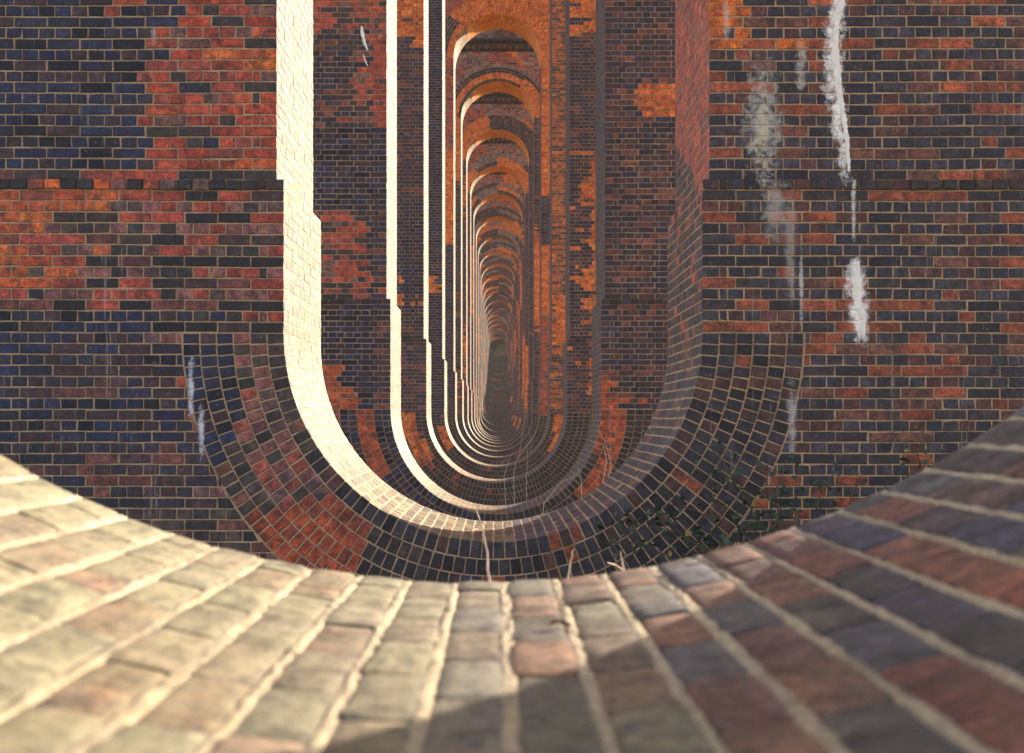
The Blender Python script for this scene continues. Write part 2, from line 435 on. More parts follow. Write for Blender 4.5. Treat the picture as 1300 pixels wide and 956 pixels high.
        for sg in (-1, 1):
            for k in range(k0, k1):
                zb, zt = LEDGE + k * COURSE + JT / 2, LEDGE + (k + 1) * COURSE - JT / 2
                zc = (zb + zt) / 2
                if n == 0 and zc > 6: continue
                st = k % 2 == 0; y = s.yf(zc) - (.015 if (k == -1 and s.step and 0 < n < 6) else 0); out = OUT + (STEP if (s.step and zc < LEDGE) else 0)
                ub, ut = uin(zb, zc), uin(zt, zc); um = uin(zc, zc)
                straight = abs(ub - ut) < 1e-6
                for (a, b) in course_cells(st, s.jamb(zc), min(ub, ut), out):
                    a0 = a if straight and abs(a - um) < 1e-6 else a + JT / 2
                    b0 = b - JT / 2
                    lo = min(ub, ut)
                    if b0 <= lo + .012 or a0 >= out: continue
                    b0 = min(b0, out)
                    ab, att = max(a0, ub), max(a0, ut)
                    if b0 - ab < .012 and b0 - att < .012: continue
                    ab, att = min(ab, b0 - .006), min(att, b0 - .006)
                    x = sg * (a0 + b0) / 2
                    dz = .0045 * math.sin(1.25 * x + .11 * k + n) + .002 * math.sin(3.7 * x + .23 * k) if n < 5 else 0
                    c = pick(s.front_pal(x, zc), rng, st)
                    full = ab == a0 and att == a0 and a > um - .01
                    if n in (1, 2) and full and b0 - a0 > .09:
                        px, py = s.px(x, y, zc)
                        vis = (0 < px < 1300 and 0 < py < rim_py(px)) if n == 1 else ((400 < px < 862) and 0 < py < 640)
                        if vis:
                            cand.append(((b0 - a0), sg, x, y, zc + dz, b0 - a0, zt - zb, c)); continue
                    if sg > 0: q = [(ab, y, zb + dz), (b0, y, zb + dz), (b0, y, zt + dz), (att, y, zt + dz)]
                    else: q = [(-b0, y, zb + dz), (-ab, y, zb + dz), (-att, y, zt + dz), (-b0, y, zt + dz)]
                    sets[sg].add(q, c)
        # the bricks that show largest become single objects, the rest stays joined
        cand.sort(key=lambda t: (-round(t[0], 2), abs(t[2]) + .15 * abs(t[4])))
        for i, (L, sg, x, y, z, w, h, c) in enumerate(cand):
            if i < 300:
                me = box_mesh(w, h, depth, mbo, 'stretcher_brick' if w > .17 else 'header_brick')
                o = bpy.data.objects.new('brick', me); o.color = (*c, 1)
                o.location = (x + rng.uniform(-.003, .003), y + rng.uniform(-.0012, .0018), z + rng.uniform(-.0022, .0022))
                o.scale = (1 + rng.uniform(-.025, .008), 1, 1 + rng.uniform(-.07, .03))
                o.rotation_euler = (rng.uniform(-.012, .012), rng.uniform(-.012, .012), rng.uniform(-.006, .006))
                link(o, legs[sg])
            else:
                sets[sg].add([(x - w / 2, y, z - h / 2), (x + w / 2, y, z - h / 2), (x + w / 2, y, z + h / 2), (x - w / 2, y, z + h / 2)], c)
        # ---- jambs
        for sg in (-1, 1):
            ka = math.ceil((s.zi - LEDGE) / COURSE); kb = math.floor((ZS - LEDGE) / COURSE)
            for k in range(ka - 1, kb + 1):
                zb, zt = LEDGE + k * COURSE + JT / 2, LEDGE + (k + 1) * COURSE - JT / 2
                zb = max(zb, s.zi + .004); zt = min(zt, ZS - .004)
                if zt - zb < .015: continue
                if n == 0 and zb > 6: continue
                zc = (zb + zt) / 2; st = k % 2 == 1
                x = sg * s.jamb(zc); ya, yb = s.yf(zc) + (fd + .004 if fd else 0), s.yb(zc)
                y = ya; L = STR if st else HDR
                if not st: y -= 0
                first = True
                while y < yb - .02:
                    ln = L if not (first and st) else L - fd
                    first = False
                    a, b = y + (JT / 2 if y > ya else 0), min(y + ln - JT / 2, yb)
                    if yb - b < .05: b = yb
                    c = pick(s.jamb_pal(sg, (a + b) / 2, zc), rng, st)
                    if sg < 0: q = [(x, a, zb), (x, b, zb), (x, b, zt), (x, a, zt)]
                    else: q = [(x, b, zb), (x, a, zb), (x, a, zt), (x, b, zt)]
                    sets[sg].add(q, c); y = b + JT / 2 if b < yb else yb
        for sg in (-1, 1):
            sets[sg].build('brickwork', s.lod, mb, legs[sg], None, depth, n * 3 + sg + 5)
        # ---- rings and soffits of the inverted arch and of the head arch
        for (ob, r, zc, head) in ((inva, s.r, s.zi, False), (heada, RU, ZS, True)):
            bs = Bricks(); zsg = 1 if head else -1
            yfr = s.yf(zc + zsg * .1); ybk = s.yb(zc + zsg * .1)
            def pt(rad, th, y): return (rad * math.sin(th), y, zc + zsg * rad * math.cos(th))
            for k in range(NR):
                ri, ro = r + k * RING + (0 if k == 0 else JT / 2), r + (k + 1) * RING - JT / 2
                cnt = round(math.pi * (r + (k + .5) * RING) / .0805); off = 0
                for i in range(cnt):
                    t0 = -math.pi / 2 + math.pi * (i + off) / cnt; t1 = -math.pi / 2 + math.pi * (i + 1 + off) / cnt
                    tm = (t0 + t1) / 2
                    c = pick(s.ring_pal(k, tm, head), rng, False)
                    ga, gb = JT / 2 / ri, JT / 2 / ro
                    if n == 1 and not head:
                        cx, _, cz = pt((ri + ro) / 2, tm, 0); ppx, ppy = s.px(cx, yfr, cz)
                        if 0 < ppy < rim_py(ppx) + 6:
                            key = 'ring_brick_%d' % k
                            if key not in box_cache:
                                h = (t1 - t0) / 2; rm = (ri + ro) / 2; cc = .0045; v = []
                                for (e, y) in ((cc, 0), (0, .004), (0, depth)):
                                    for (rad, a) in ((ro - e, -h + gb + e / ro), (ro - e, h - gb - e / ro), (ri + e, h - ga - e / ri), (ri + e, -h + ga + e / ri)):
                                        v.append((rad * math.sin(a), y, -(rad * math.cos(a) - rm)))
                                f = [[0,1,2,3]] + [[4+i_,4+(i_+1)%4,(i_+1)%4,i_] for i_ in range(4)] + [[8+i_,8+(i_+1)%4,4+(i_+1)%4,4+i_] for i_ in range(4)]
                                box_cache[key] = mesh_of('arch_brick', v, f, [mbo])
                            o = bpy.data.objects.new('arch_brick', box_cache[key]); o.color = (*c, 1)
                            o.location = pt((ri + ro) / 2, tm, yfr + rng.uniform(-.001, .002))
                            o.rotation_euler = (rng.uniform(-.02, .02), -tm + rng.uniform(-.025, .025), rng.uniform(-.015, .015))
                            o.scale = (1 + rng.uniform(-.06, .03), 1, 1 + rng.uniform(-.04, .02))
                            link(o, ob); continue
                    if head: q = [pt(ri, t0 + ga, yfr), pt(ri, t1 - ga, yfr), pt(ro, t1 - gb, yfr), pt(ro, t0 + gb, yfr)]
                    else: q = [pt(ro, t0 + gb, yfr), pt(ro, t1 - gb, yfr), pt(ri, t1 - ga, yfr), pt(ri, t0 + ga, yfr)]
                    bs.add(q, c)
            if not (n == 0 and not head):
                cnt = round(math.pi * (r + .5 * RING) / .0805)
                for i in range(cnt):
                    t0 = -math.pi / 2 + math.pi * i / cnt; t1 = t0 + math.pi / cnt
                    ga = JT / 2 / r
                    y = yfr + (fd + .004 if fd else 0); first = True; st = i % 2
                    while y < ybk - .02:
                        ln = (STR if not (first and st) else HDR); first = False
                        a, b = y + JT / 2, min(y + ln - JT / 2, ybk)
                        if ybk - b < .05: b = ybk
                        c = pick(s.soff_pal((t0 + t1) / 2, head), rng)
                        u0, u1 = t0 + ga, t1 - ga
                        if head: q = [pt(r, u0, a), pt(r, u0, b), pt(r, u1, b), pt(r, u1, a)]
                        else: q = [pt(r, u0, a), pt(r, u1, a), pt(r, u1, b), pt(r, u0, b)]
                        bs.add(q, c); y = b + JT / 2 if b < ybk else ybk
            bs.build('brickwork', s.lod, mb, ob, None, depth, n * 7 + zsg + 9)
        s.inva = inva; s.legs = legs
        # ---- dark corbelled impost band under the vault springing
        if n >= 3:
            if 'impost' not in box_cache:
                v, f = [], []
                def bx(x0, x1, y0, y1, z0, z1):
                    b = len(v); v.extend([(x, y, z) for z in (z0, z1) for y in (y0, y1) for x in (x0, x1)])
                    f.extend([[b+i for i in q] for q in ((0,1,3,2),(4,6,7,5),(0,4,5,1),(2,3,7,6),(0,2,6,4),(1,5,7,3))])
                bx(-OUT - .1, OUT + .1, -.16, 0.05, -.12, 0); bx(-OUT - .05, OUT + .05, -.08, .05, -.20, -.123)
                x = -OUT
                while x < OUT: bx(x, x + .14, -.14, .05, -.44, -.203); x += .26
                bx(-OUT, OUT, -.035, .05, -.53, -.443)
                box_cache['impost'] = mesh_of('impost_band', v, f, [M_IMPOST])
            o = bpy.data.objects.new('impost_band', box_cache['impost']); o.location = (0, s.y0, ZTOP); link(o, root, inv)
        return root

    def leg_core(s, sg, g, mm, root, inv):
        V, F, MI = [], [], []; gj = .0034
        Roi, Roh = s.r + RING * NR, RU + RING * NR
        arc_i = [(Roi * math.cos(a), s.zi - Roi * math.sin(a)) for a in np.linspace(0, math.pi / 2, 25)]
        arc_h = [(Roh * math.sin(a), ZS + Roh * math.cos(a)) for a in np.linspace(0, math.pi / 2, 25)]
        def ext(pts, ya, yb):
            b = len(V); N = len(pts)
            for y in (ya, yb): V.extend([(sg * x, y, z) for x, z in pts])
            F.append(list(range(b, b + N))); MI.append(0)
            F.append(list(range(b + N, b + 2 * N))[::-1]); MI.append(1)
            for i in range(N):
                j = (i + 1) % N
                F.append([b + i, b + j, b + N + j, b + N + i])
                MI.append(1 if (pts[i][0] > OUT - .1 and pts[j][0] > OUT - .1) else 0)
        if s.step:
            e = .006
            ext([(OUT + STEP, s.zb), (OUT + STEP, LEDGE - e), (RL + gj, LEDGE - e), (RL + gj, s.zi)] + arc_i + [(0, s.zb)], s.y0 - STEP + g, s.y1 + STEP)
            ext([(OUT, LEDGE - e), (OUT, ZTOP), (0, ZTOP)] + arc_h + [(RU + gj, ZS), (RU + gj, LEDGE - e)], s.y0 + g, s.y1)
        else:
            ext([(OUT, s.zb), (OUT, ZTOP), (0, ZTOP)] + arc_h + [(RU + gj, ZS), (RU + gj, s.zi)] + arc_i + [(0, s.zb)], s.y0 + g, s.y1)
        o = bpy.data.objects.new('leg', mesh_of('leg', V, F, [mm, M_TEX], MI))
        return link(o, root, inv)
    def ring_core(s, name, r, zc, zsg, g, mm, root, inv):
        V, F, MI = [], [], []
        N = 128; y0 = s.yf(zc + zsg * .1) + g; y1 = s.yb(zc + zsg * .1); ri, ro = r + (.012 if s.n == 0 else .0022), r + RING * NR
        for i in range(N + 1):
            a = -math.pi / 2 + math.pi * i / N
            for (rad, y) in ((ri, y0), (ro, y0), (ro, y1), (ri, y1)):
                V.append((rad * math.sin(a), y, zc + zsg * rad * math.cos(a)))
        for i in range(N):
            b = i * 4
            for j in range(4):
                F.append([b + j, b + (j + 1) % 4, b + 4 + (j + 1) % 4, b + 4 + j]); MI.append(1 if j == 2 else 0)
        o = bpy.data.objects.new(name, mesh_of(name, V, F, [mm, M_TEX], MI))
        return link(o, root, inv)

LAB = {
 0: ('weathered brick pier whose pale lichened inverted arch fills the foreground', None),
 1: ('blue and red brick pier framing the view, first beyond the foreground arch, white lime streaks', None),
 2: ('brick pier with red patches, second beyond the lichened foreground arch', None),
 3: ('slim looking brick pier with orange patches, third beyond the lichened foreground arch', None),
 4: ('brick pier with ochre bricks, fourth beyond the lichened foreground arch', None),
 5: ('brick pier with bright orange round head arch, fifth beyond the foreground arch', None),
 6: ('brick pier with orange and black arch rings, sixth beyond the foreground arch', None),
 7: ('brick pier with half orange arch rings, seventh beyond the foreground arch', None),
 8: ('brick pier with mixed arch rings, eighth beyond the foreground arch', None)}
ORD = {9: 'ninth', 10: 'tenth', 11: 'eleventh', 12: 'twelfth'}
FAR = 'small distant brick pier with arched opening in the receding row down the viaduct'
piers = []
for n in range(NP):
    p = Pier(n); p.build(); piers.append(p)
    lab = LAB.get(n, (FAR, None))[0] if n not in ORD else 'narrow looking brick pier, %s beyond the lichened foreground arch' % ORD[n]
    tag(p.root, lab, 'pier', 'viaduct piers in a receding row' if n <= 12 else 'distant viaduct piers')

# ------------------------------------------------------------------ foreground inverted arch, brick by brick
def fore_brick_mesh(L, W, seed, key):
    r = random.Random(seed); nx, ny = 5, 9; v, f = [], []
    for j in range(ny + 1):
        for i in range(nx + 1):
            u, w = i / nx * 2 - 1, j / ny * 2 - 1
            # squeeze cells towards the edges for a worn arris
            u = math.copysign(abs(u) ** .6, u); w = math.copysign(abs(w) ** .45, w)
            ed = max(0, (abs(u) - .84) / .16) ** 2 * .0022 + max(0, (abs(w) - .95) / .05) ** 2 * .002
            edge = i in (0, nx) or j in (0, ny)
            x = u * W / 2 + (r.uniform(-.0018, .0018) if edge else 0); y = w * L / 2 + (r.uniform(-.0018, .0018) if edge else 0)
            v.append((x, y, -ed + r.uniform(-.0005, .0005) - (.0015 if r.random() < .04 else 0)))
    for j in range(ny):
        for i in range(nx):
            a = j * (nx + 1) + i; f.append([a, a + 1, a + nx + 2, a + nx + 1])
    ring = [i for i in range(nx + 1)] + [j * (nx + 1) + nx for j in range(1, ny + 1)] + [ny * (nx + 1) + i for i in range(nx - 1, -1, -1)] + [j * (nx + 1) for j in range(ny - 1, 0, -1)]
    b = len(v)
    m = len(ring)
    for k in ring: v.append(v[k])
    for k in ring: v.append((v[k][0], v[k][1], -.045))
    for k in range(m):
        k2 = (k + 1) % m; f.append([b + k, b + m + k, b + m + k2, b + k2])
    return mesh_of(key, v, f, [M_FORE_OB], None, True)
p0 = piers[0]; rngf = random.Random(7)
fs = [fore_brick_mesh(.2315, .0632, 20 + i, 'stretcher_brick') for i in range(6)]
fh = [fore_brick_mesh(.1145, .0632, 40 + i, 'header_brick') for i in range(4)]
pitch = .0766; NC = round(math.pi * p0.r / pitch); dth = math.pi / NC
yfr, ybk = p0.y0 - STEP, p0.y1 + STEP
rest = Bricks(); phase = (-.028 + .0) / p0.r + dth * .0
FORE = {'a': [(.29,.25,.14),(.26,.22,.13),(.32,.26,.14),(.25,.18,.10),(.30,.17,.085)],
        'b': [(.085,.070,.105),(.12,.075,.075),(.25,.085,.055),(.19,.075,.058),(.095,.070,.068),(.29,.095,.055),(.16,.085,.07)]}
i0 = int(-math.pi / 2 / dth) + 1
for i in range(i0, -i0 + 1):
    th = phase + (i + .5) * dth
    if abs(th) > math.pi / 2 - dth / 2: continue
    y = ybk; first = True
    while y > yfr + .03:
        head = first and i % 2 == 0
        if not first and rngf.random() < .06: head = True
        L = .1175 if head else .2345; first = False
        a = max(y - L, yfr); yc = (y + a) / 2; full = abs((y - a) - L) < 1e-6
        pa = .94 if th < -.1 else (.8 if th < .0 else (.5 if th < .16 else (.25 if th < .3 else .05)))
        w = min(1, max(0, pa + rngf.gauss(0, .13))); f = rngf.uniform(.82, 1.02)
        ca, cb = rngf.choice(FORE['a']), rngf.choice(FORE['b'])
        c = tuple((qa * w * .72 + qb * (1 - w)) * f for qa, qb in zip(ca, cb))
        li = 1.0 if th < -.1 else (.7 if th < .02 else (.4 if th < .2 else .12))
        inview = yc > .95 and -.62 < th < .68 and full
        rad = p0.r + rngf.uniform(-.001, .002)
        loc = (rad * math.sin(th), yc, p0.zi - rad * math.cos(th))
        if inview:
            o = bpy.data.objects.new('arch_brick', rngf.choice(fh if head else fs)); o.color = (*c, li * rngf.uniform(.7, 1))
            o.location = loc; o.rotation_euler = (rngf.uniform(-.006, .006), -th + rngf.uniform(-.02, .02), rngf.uniform(-.008, .008))
            o.scale = (1 + rngf.uniform(-.03, .05), (1 if rngf.random() < .5 else -1) * (1 + rngf.uniform(-.012, .008)), 1)
            link(o, p0.inva)
        elif y - a > .03:
            h = .4 * dth
            def pt(t, yy): return (p0.r * math.sin(t), yy, p0.zi - p0.r * math.cos(t))
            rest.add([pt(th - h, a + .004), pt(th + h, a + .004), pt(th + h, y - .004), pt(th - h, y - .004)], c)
        y = a
rest.build('brickwork', 1, M_BRICK, p0.inva, None, .05, 77)
# rough, almost flush mortar bed between the foreground bricks
def mortar_bed():
    NT, NY = 620, 150; V = np.zeros(((NT + 1) * (NY + 1), 3)); r = np.random.RandomState(3)
    th = np.linspace(-.72, .78, NT + 1); ys = np.linspace(.80, ybk - .001, NY + 1)
    A, Y = np.meshgrid(th, ys, indexing='ij')
    h = r.uniform(-1, 1, A.shape); 
    for _ in range(2): h = (h + np.roll(h, 1, 0) + np.roll(h, -1, 0) + np.roll(h, 1, 1) + np.roll(h, -1, 1)) / 5
    h = h / h.std() * .0008
    q = ((A - phase) / dth) % 1.0
    near = np.minimum(q, 1 - q)                       # distance to a bed joint
    R = p0.r + .0032 - h + np.where(near > .10, .0045, 0)
    V = np.stack([R * np.sin(A), Y, p0.zi - R * np.cos(A)], -1).reshape(-1, 3)
    I = np.arange((NT + 1) * (NY + 1)).reshape(NT + 1, NY + 1)
    F = np.stack([I[:-1, :-1], I[1:, :-1], I[1:, 1:], I[:-1, 1:]], -1).reshape(-1, 4)
    me = mesh_of('mortar_bed', V, F, [M_FOREMORTAR], None, True)
    o = bpy.data.objects.new('mortar_bed', me); link(o, p0.inva)
mortar_bed()

# ------------------------------------------------------------------ vaulted deck over the piers
def deck():
    yA, yB = piers[0].y0 - 9.0, piers[-1].y1 + 9.0
    root = empty('viaduct_deck', (0, (yA + yB) / 2, ZTOP)); inv = Matrix.Translation(-root.location)
    tag(root, 'brick barrel vaulted deck carried across the tops of the piers', 'viaduct')
    span = P - T; r = span / 2; H = r + 1.1; N = 40
    V, F, MI = [], [], []
    prof = [(r - r * math.cos(a), r * math.sin(a)) for a in np.linspace(0, math.pi, N + 1)]
    prof += [(span + T / 2, 0), (span + T / 2, H), (-T / 2, H), (-T / 2, 0)]
    n = len(prof)
    for x in (-OUT, OUT): V += [(x, y, z) for y, z in prof]
    F = [list(range(n)), list(range(n, 2 * n))[::-1]]; MI = [1, 1]
    for i in range(n):
        j = (i + 1) % n; F.append([i, n + i, n + j, j]); MI.append(0 if i < N else 1)
    me = mesh_of('vault', V, F, [M_MORTAR, M_TEX], MI)
    bs = Bricks(); rng = random.Random(5); fl = smooth_field(rng); cnt = round(math.pi * r / .0783)
    for i in range(cnt):
        a0, a1 = math.pi * i / cnt + .0012, math.pi * (i + 1) / cnt - .0012; R = r - .007
        x = -OUT + (i % 2) * .1175
        while x < OUT - .1:
            c = pick('grey' if fl(x, i * .08) > -.2 else 'purple', rng); b = min(x + .224, OUT)
            p = lambda xx, a: (xx, r - R * math.cos(a), R * math.sin(a))
            bs.add([p(x, a0), p(b, a0), p(b, a1), p(x, a1)], c); x += .235
    brick_me = None
    for i in range(-1, NP - 1):
        o = bpy.data.objects.new('vault', me); o.location = (0, Y0 + P * i + T, ZTOP); link(o, root, inv)
        if i >= 2:
            if brick_me is None:
                b = bs.build('brickwork', 2, M_BRICK, o); brick_me = b.data
            else:
                b = bpy.data.objects.new('brickwork', brick_me); link(b, o); tag(b, kind='stuff')
deck()

# ------------------------------------------------------------------ ground
def ground_z(y):
    ys = [Y0 + P * n + T / 2 for n in range(NP)]; zs = [z - .80 for z in ZINV]
    if y <= ys[0]: return zs[0] + min(1.2, (ys[0] - y) * .03)
    if y >= ys[-1]: return zs[-1] + min(4.6, (y - ys[-1]) * .46) + min(40, max(0, y - ys[-1] - 10) * .16)
    return float(np.interp(y, ys, zs))
def ground():
    xs = sorted(set([-900, -500, -250, -120, -60, -30] + [x * .75 for x in range(-24, 25)] + [30, 60, 120, 250, 500, 900]))
    ys = [-600, -300, -100, -40, -20, -10] + [y * .9 for y in range(-6, 345)] + [330, 360, 400, 500, 700, 1000]
    r = random.Random(3); V, F = [], []
    for y in ys:
        for x in xs: V.append((x, y, ground_z(y) + r.uniform(-.05, .05)))
    W = len(xs)
    for j in range(len(ys) - 1):
        for i in range(W - 1): a = j * W + i; F.append([a, a + 1, a + W + 1, a + W])
    me = mesh_of('ground', V, F, [plain_material("rough_grass", (.10, .095, .045), (.21, .155, .085), 1.6)], None, True)
    tag(link(bpy.data.objects.new('ground', me)), 'rough grassy earth under the viaduct arches', None, None, 'structure')
ground()

def abutment():
    ya = piers[-1].y1 + P - T; za = ground_z(ya) - 1.0
    root = empty('brick_abutment', (0, ya + 1.5, za)); inv = Matrix.Translation(-root.location)
    tag(root, 'solid brick end wall closing the far end of the viaduct', 'wall')
    def bx(name, x0, x1, y0, y1, z0, z1, mat):
        v = [(x, y, z) for z in (z0, z1) for y in (y0, y1) for x in (x0, x1)]
        f = [(0,1,3,2),(4,6,7,5),(0,4,5,1),(2,3,7,6),(0,2,6,4),(1,5,7,3)]
        return link(bpy.data.objects.new(name, mesh_of(name, v, f, [mat])), root, inv)
    bx('wall', -OUT, OUT, ya, ya + 3, za, ZTOP + 6.5, M_TEX)
    bx('buttress', -OUT - .4, -OUT + .5, ya - .4, ya + 3.2, za, ZTOP + 3, M_TEX)
    bx('buttress', OUT - .5, OUT + .4, ya - .4, ya + 3.2, za, ZTOP + 3, M_TEX)
    bx('coping', -OUT - .3, OUT + .3, ya - .15, ya + 3.3, ZTOP + 6.5, ZTOP + 6.8, M_IMPOST)
abutment()

# ------------------------------------------------------------------ lime crusts
def crust(parent, n, pts, seed):
    """pts: (px, py, half width px) down the middle line of the crust, on the front face of pier n"""
    p = piers[n]; r = random.Random(seed); V, F = [], []; M = 9; rows = []
    S = 10 if n == 1 else 5
    for a, b in zip(pts[:-1], pts[1:]):
        for k in range(S):
            t = k / S; rows.append([a[i] + (b[i] - a[i]) * t for i in range(3)])
    rows.append(list(pts[-1]))
    for (x, y, w) in rows:
        wl_, wr = w * r.uniform(.5, .75), w * r.uniform(.5, .75)
        for j in range(M):
            u = j / (M - 1) * 2 - 1; xx = x + u * (wl_ if u < 0 else wr)
            z0 = (VY - y) * p.y0 / FPX; yy = p.yf(z0)
            X = (xx - VX) * yy / FPX + CAMX; Z = (VY - y) * yy / FPX
            h = (1 - u * u) * .009 + r.uniform(-.003, .003) - .004
            V.append((X, yy - h + (.006 if j in (0, M - 1) else 0), Z))
    for i in range(len(rows) - 1):
        for j in range(M - 1): a = i * M + j; F.append([a, a + M, a + M + 1, a + 1])
    o = bpy.data.objects.new('lime_crust', mesh_of('lime_crust', V, F, [M_LIME], None, True)); link(o, parent)
    o['label'] = 'white lime crust run down the dark brick wall'
L1 = piers[1].legs[1]
crust(L1, 1, [(1070,-25,6),(1069,5,9),(1064,15,10),(1062,35,7),(1061,60,8),(1063,90,9),(1065,115,8),(1069,135,7),(1072,150,6),(1075,175,6),(1077,200,5),(1078,218,3)], 1)
crust(L1, 1, [(1090,330,1),(1089,340,6),(1088,355,10),(1088,378,11),(1091,392,11),(1096,405,9),(1096,420,7),(1097,428,3)], 2)
crust(piers[2].legs[-1], 2, [(459,33,2),(460,42,5),(463,55,4),(467,64,2)], 3)
crust(piers[2].legs[-1], 2, [(461,68,1),(463,76,2),(467,84,2)], 4)

# ------------------------------------------------------------------ plants
M_LEAF = plain_material("ivy_leaf", (.008, .030, .012), (.024, .058, .016), 30, .45, .5)
M_LEAFY = plain_material("yellow_leaf", (.25, .22, .03), (.18, .10, .02), 30, .6, .3)
M_STEM = plain_material("ivy_stem", (.07, .055, .04), (.12, .09, .06), 20)
M_DRY = plain_material("dry_stalk", (.70, .60, .47), (.50, .40, .29), 25)
def tube(V, F, pts, r0, r1, seg=5):
    b = len(V)
    for i, p in enumerate(pts):
        t = (pts[min(i + 1, len(pts) - 1)] - pts[max(i - 1, 0)]).normalized()
        s = t.cross(Vector((0, 1, .3))).normalized(); u = t.cross(s); rr = r0 + (r1 - r0) * i / (len(pts) - 1)
        for k in range(seg):
            a = 2 * math.pi * k / seg; V.append(p + s * math.cos(a) * rr + u * math.sin(a) * rr)
    for i in range(len(pts) - 1):
        for k in range(seg):
            F.append([b + i * seg + k, b + i * seg + (k + 1) % seg, b + (i + 1) * seg + (k + 1) % seg, b + (i + 1) * seg + k])
def leaf(V, F, p, d, size, r):
    d = d.normalized(); s = d.cross(Vector((r.uniform(-1, 1), r.uniform(-1, 1), r.uniform(-1, 1)))).normalized(); n = d.cross(s)
    b = len(V); c = size
    for (a, w, h) in ((0, 0, 0), (.35, .42, .06), (.7, .30, .05), (1, 0, -.05), (.7, -.30, .05), (.35, -.42, .06)):
        V.append(p + d * a * c + s * w * c + n * h * c)
    F.append([b, b + 1, b + 2, b + 3]); F.append([b, b + 3, b + 4, b + 5])
def wall_point(px, py, y): return Vector(((px - VX) * y / FPX + CAMX, y, (VY - py) * y / FPX))
def ivy(label, stems, seed, lsize, dens, yellow=.03):
    """stems: lists of (px, py, y) waypoints starting at the ground"""
    r = random.Random(seed); b0 = wall_point(*stems[0][0]); b0.z = ground_z(b0.y)
    root = empty('ivy_plant', b0); inv = Matrix.Translation(-b0); tag(root, label, 'ivy', 'ivy at the foot of the pier')
    SV, SF, LV, LF, YV, YF = [], [], [], [], [], []
    for st in stems:
        pts = [wall_point(*q) for q in st]
        g = pts[0].copy(); g.z = ground_z(g.y) - .05; pts = [g] + pts; fine = []
        for a, b in zip(pts[:-1], pts[1:]):
            k = max(2, int((b - a).length / .05))
            for i in range(k): fine.append(a.lerp(b, i / k) + Vector((r.gauss(0, .008), r.gauss(0, .008), r.gauss(0, .008))))
        fine.append(pts[-1]); tube(SV, SF, fine, .012, .004)
        for i in range(1, len(fine)):
            for _ in range(dens):
                if r.random() < .75:
                    o = Vector((r.gauss(0, .10), r.gauss(-.03, .05), r.gauss(0, .08)))
                    tgt = (YV, YF) if r.random() < yellow else (LV, LF)
                    leaf(*tgt, fine[i] + o, Vector((r.gauss(0, 1), r.gauss(-.6, .6), r.gauss(-.3, .8))), lsize * r.uniform(.6, 1.3), r)
            if r.random() < .25:
                e = fine[i] + Vector((r.gauss(0, .12), r.gauss(-.04, .05), r.gauss(.02, .1))); tube(SV, SF, [fine[i], (fine[i] + e) / 2 + Vector((0, 0, .01)), e], .003, .0015, 4)
                for _ in range(4): leaf(LV, LF, e + Vector((r.gauss(0, .03), r.gauss(0, .03), r.gauss(0, .03))), Vector((r.gauss(0, 1), r.gauss(-.6, .6), r.gauss(-.3, .8))), lsize * r.uniform(.6, 1.2), r)
    link(bpy.data.objects.new('stem', mesh_of('stem', SV, SF, [M_STEM])), root, inv)
    f = link(bpy.data.objects.new('foliage', mesh_of('foliage', LV, LF, [M_LEAF])), root, inv)
    if YF: link(bpy.data.objects.new('dying_foliage', mesh_of('dying_foliage', YV, YF, [M_LEAFY])), root, inv)
Yv = 11.20
ivy('dark green ivy clump climbing the rings of the inverted arch beside brick wall',
    [[(1000,760,Yv),(985,700,Yv),(950,640,Yv),(915,585,Yv),(898,565,Yv)],
     [(1010,760,Yv),(990,680,Yv),(985,620,Yv),(1000,585,Yv)],
     [(960,760,Yv),(930,690,Yv),(890,650,Yv),(850,640,Yv)],
     [(930,760,Yv-.1),(900,700,Yv-.1),(860,675,Yv-.1),(800,665,Yv-.1)],
     [(900,760,Yv-.15),(870,720,Yv-.15),(820,690,Yv-.15),(770,690,Yv-.15)],
     [(985,760,Yv-.15),(960,700,Yv-.15),(930,660,Yv-.15)]], 11, .050, 4, .04)
ivy('low straggling ivy in front of the red brick courses right of the rings',
    [[(1040,760,Yv),(1050,690,Yv),(1075,640,Yv),(1090,615,Yv)],
     [(1030,760,Yv),(1030,680,Yv),(1040,630,Yv),(1060,600,Yv)],
     [(1060,760,Yv-.1),(1020,670,Yv-.1),(960,620,Yv-.1)]], 12, .044, 3, .05)
ivy('single upright ivy sprig against the red and blue brick wall', [[(1160,760,Yv),(1164,640,Yv),(1166,575,Yv),(1172,545,Yv)]], 13, .045, 3, .08)

def stalks(label, lines, seed, rad, base_y, name='dry_stalk', group=None):
    r = random.Random(seed); b = wall_point(lines[0][0][0], lines[0][0][1], base_y)
    b.z = ground_z(base_y); V, F = [], []
    for ln in lines:
        pts = [wall_point(x, y, base_y + r.uniform(-.05, .05)) for x, y in ln]
        g = pts[0].copy(); g.z = ground_z(base_y) - .05; g.x += r.uniform(-.08, .08)
        if g.z < pts[0].z: pts = [g] + pts
        fine = []
        for a, c in zip(pts[:-1], pts[1:]):
            for k in range(4): fine.append(a.lerp(c, k / 4) + Vector((r.gauss(0, rad * .25), 0, 0)))
        fine.append(pts[-1]); tube(V, F, fine, rad, rad * .3)
    o = bpy.data.objects.new(name, mesh_of(name, [v - b for v in V], F, [M_DRY])); o.location = b; link(o)
    tag(o, label, 'twig', group or 'dry stalks between the piers')
stalks('long bare sunlit twig rising past the rim of the foreground arch', [[(622,745),(618,700),(613,672),(604,646)]], 1, .0065, 5.2)
stalks('short pale twig behind the foreground rim, beside the long one', [[(722,735),(725,712),(729,697)]], 2, .006, 5.0)
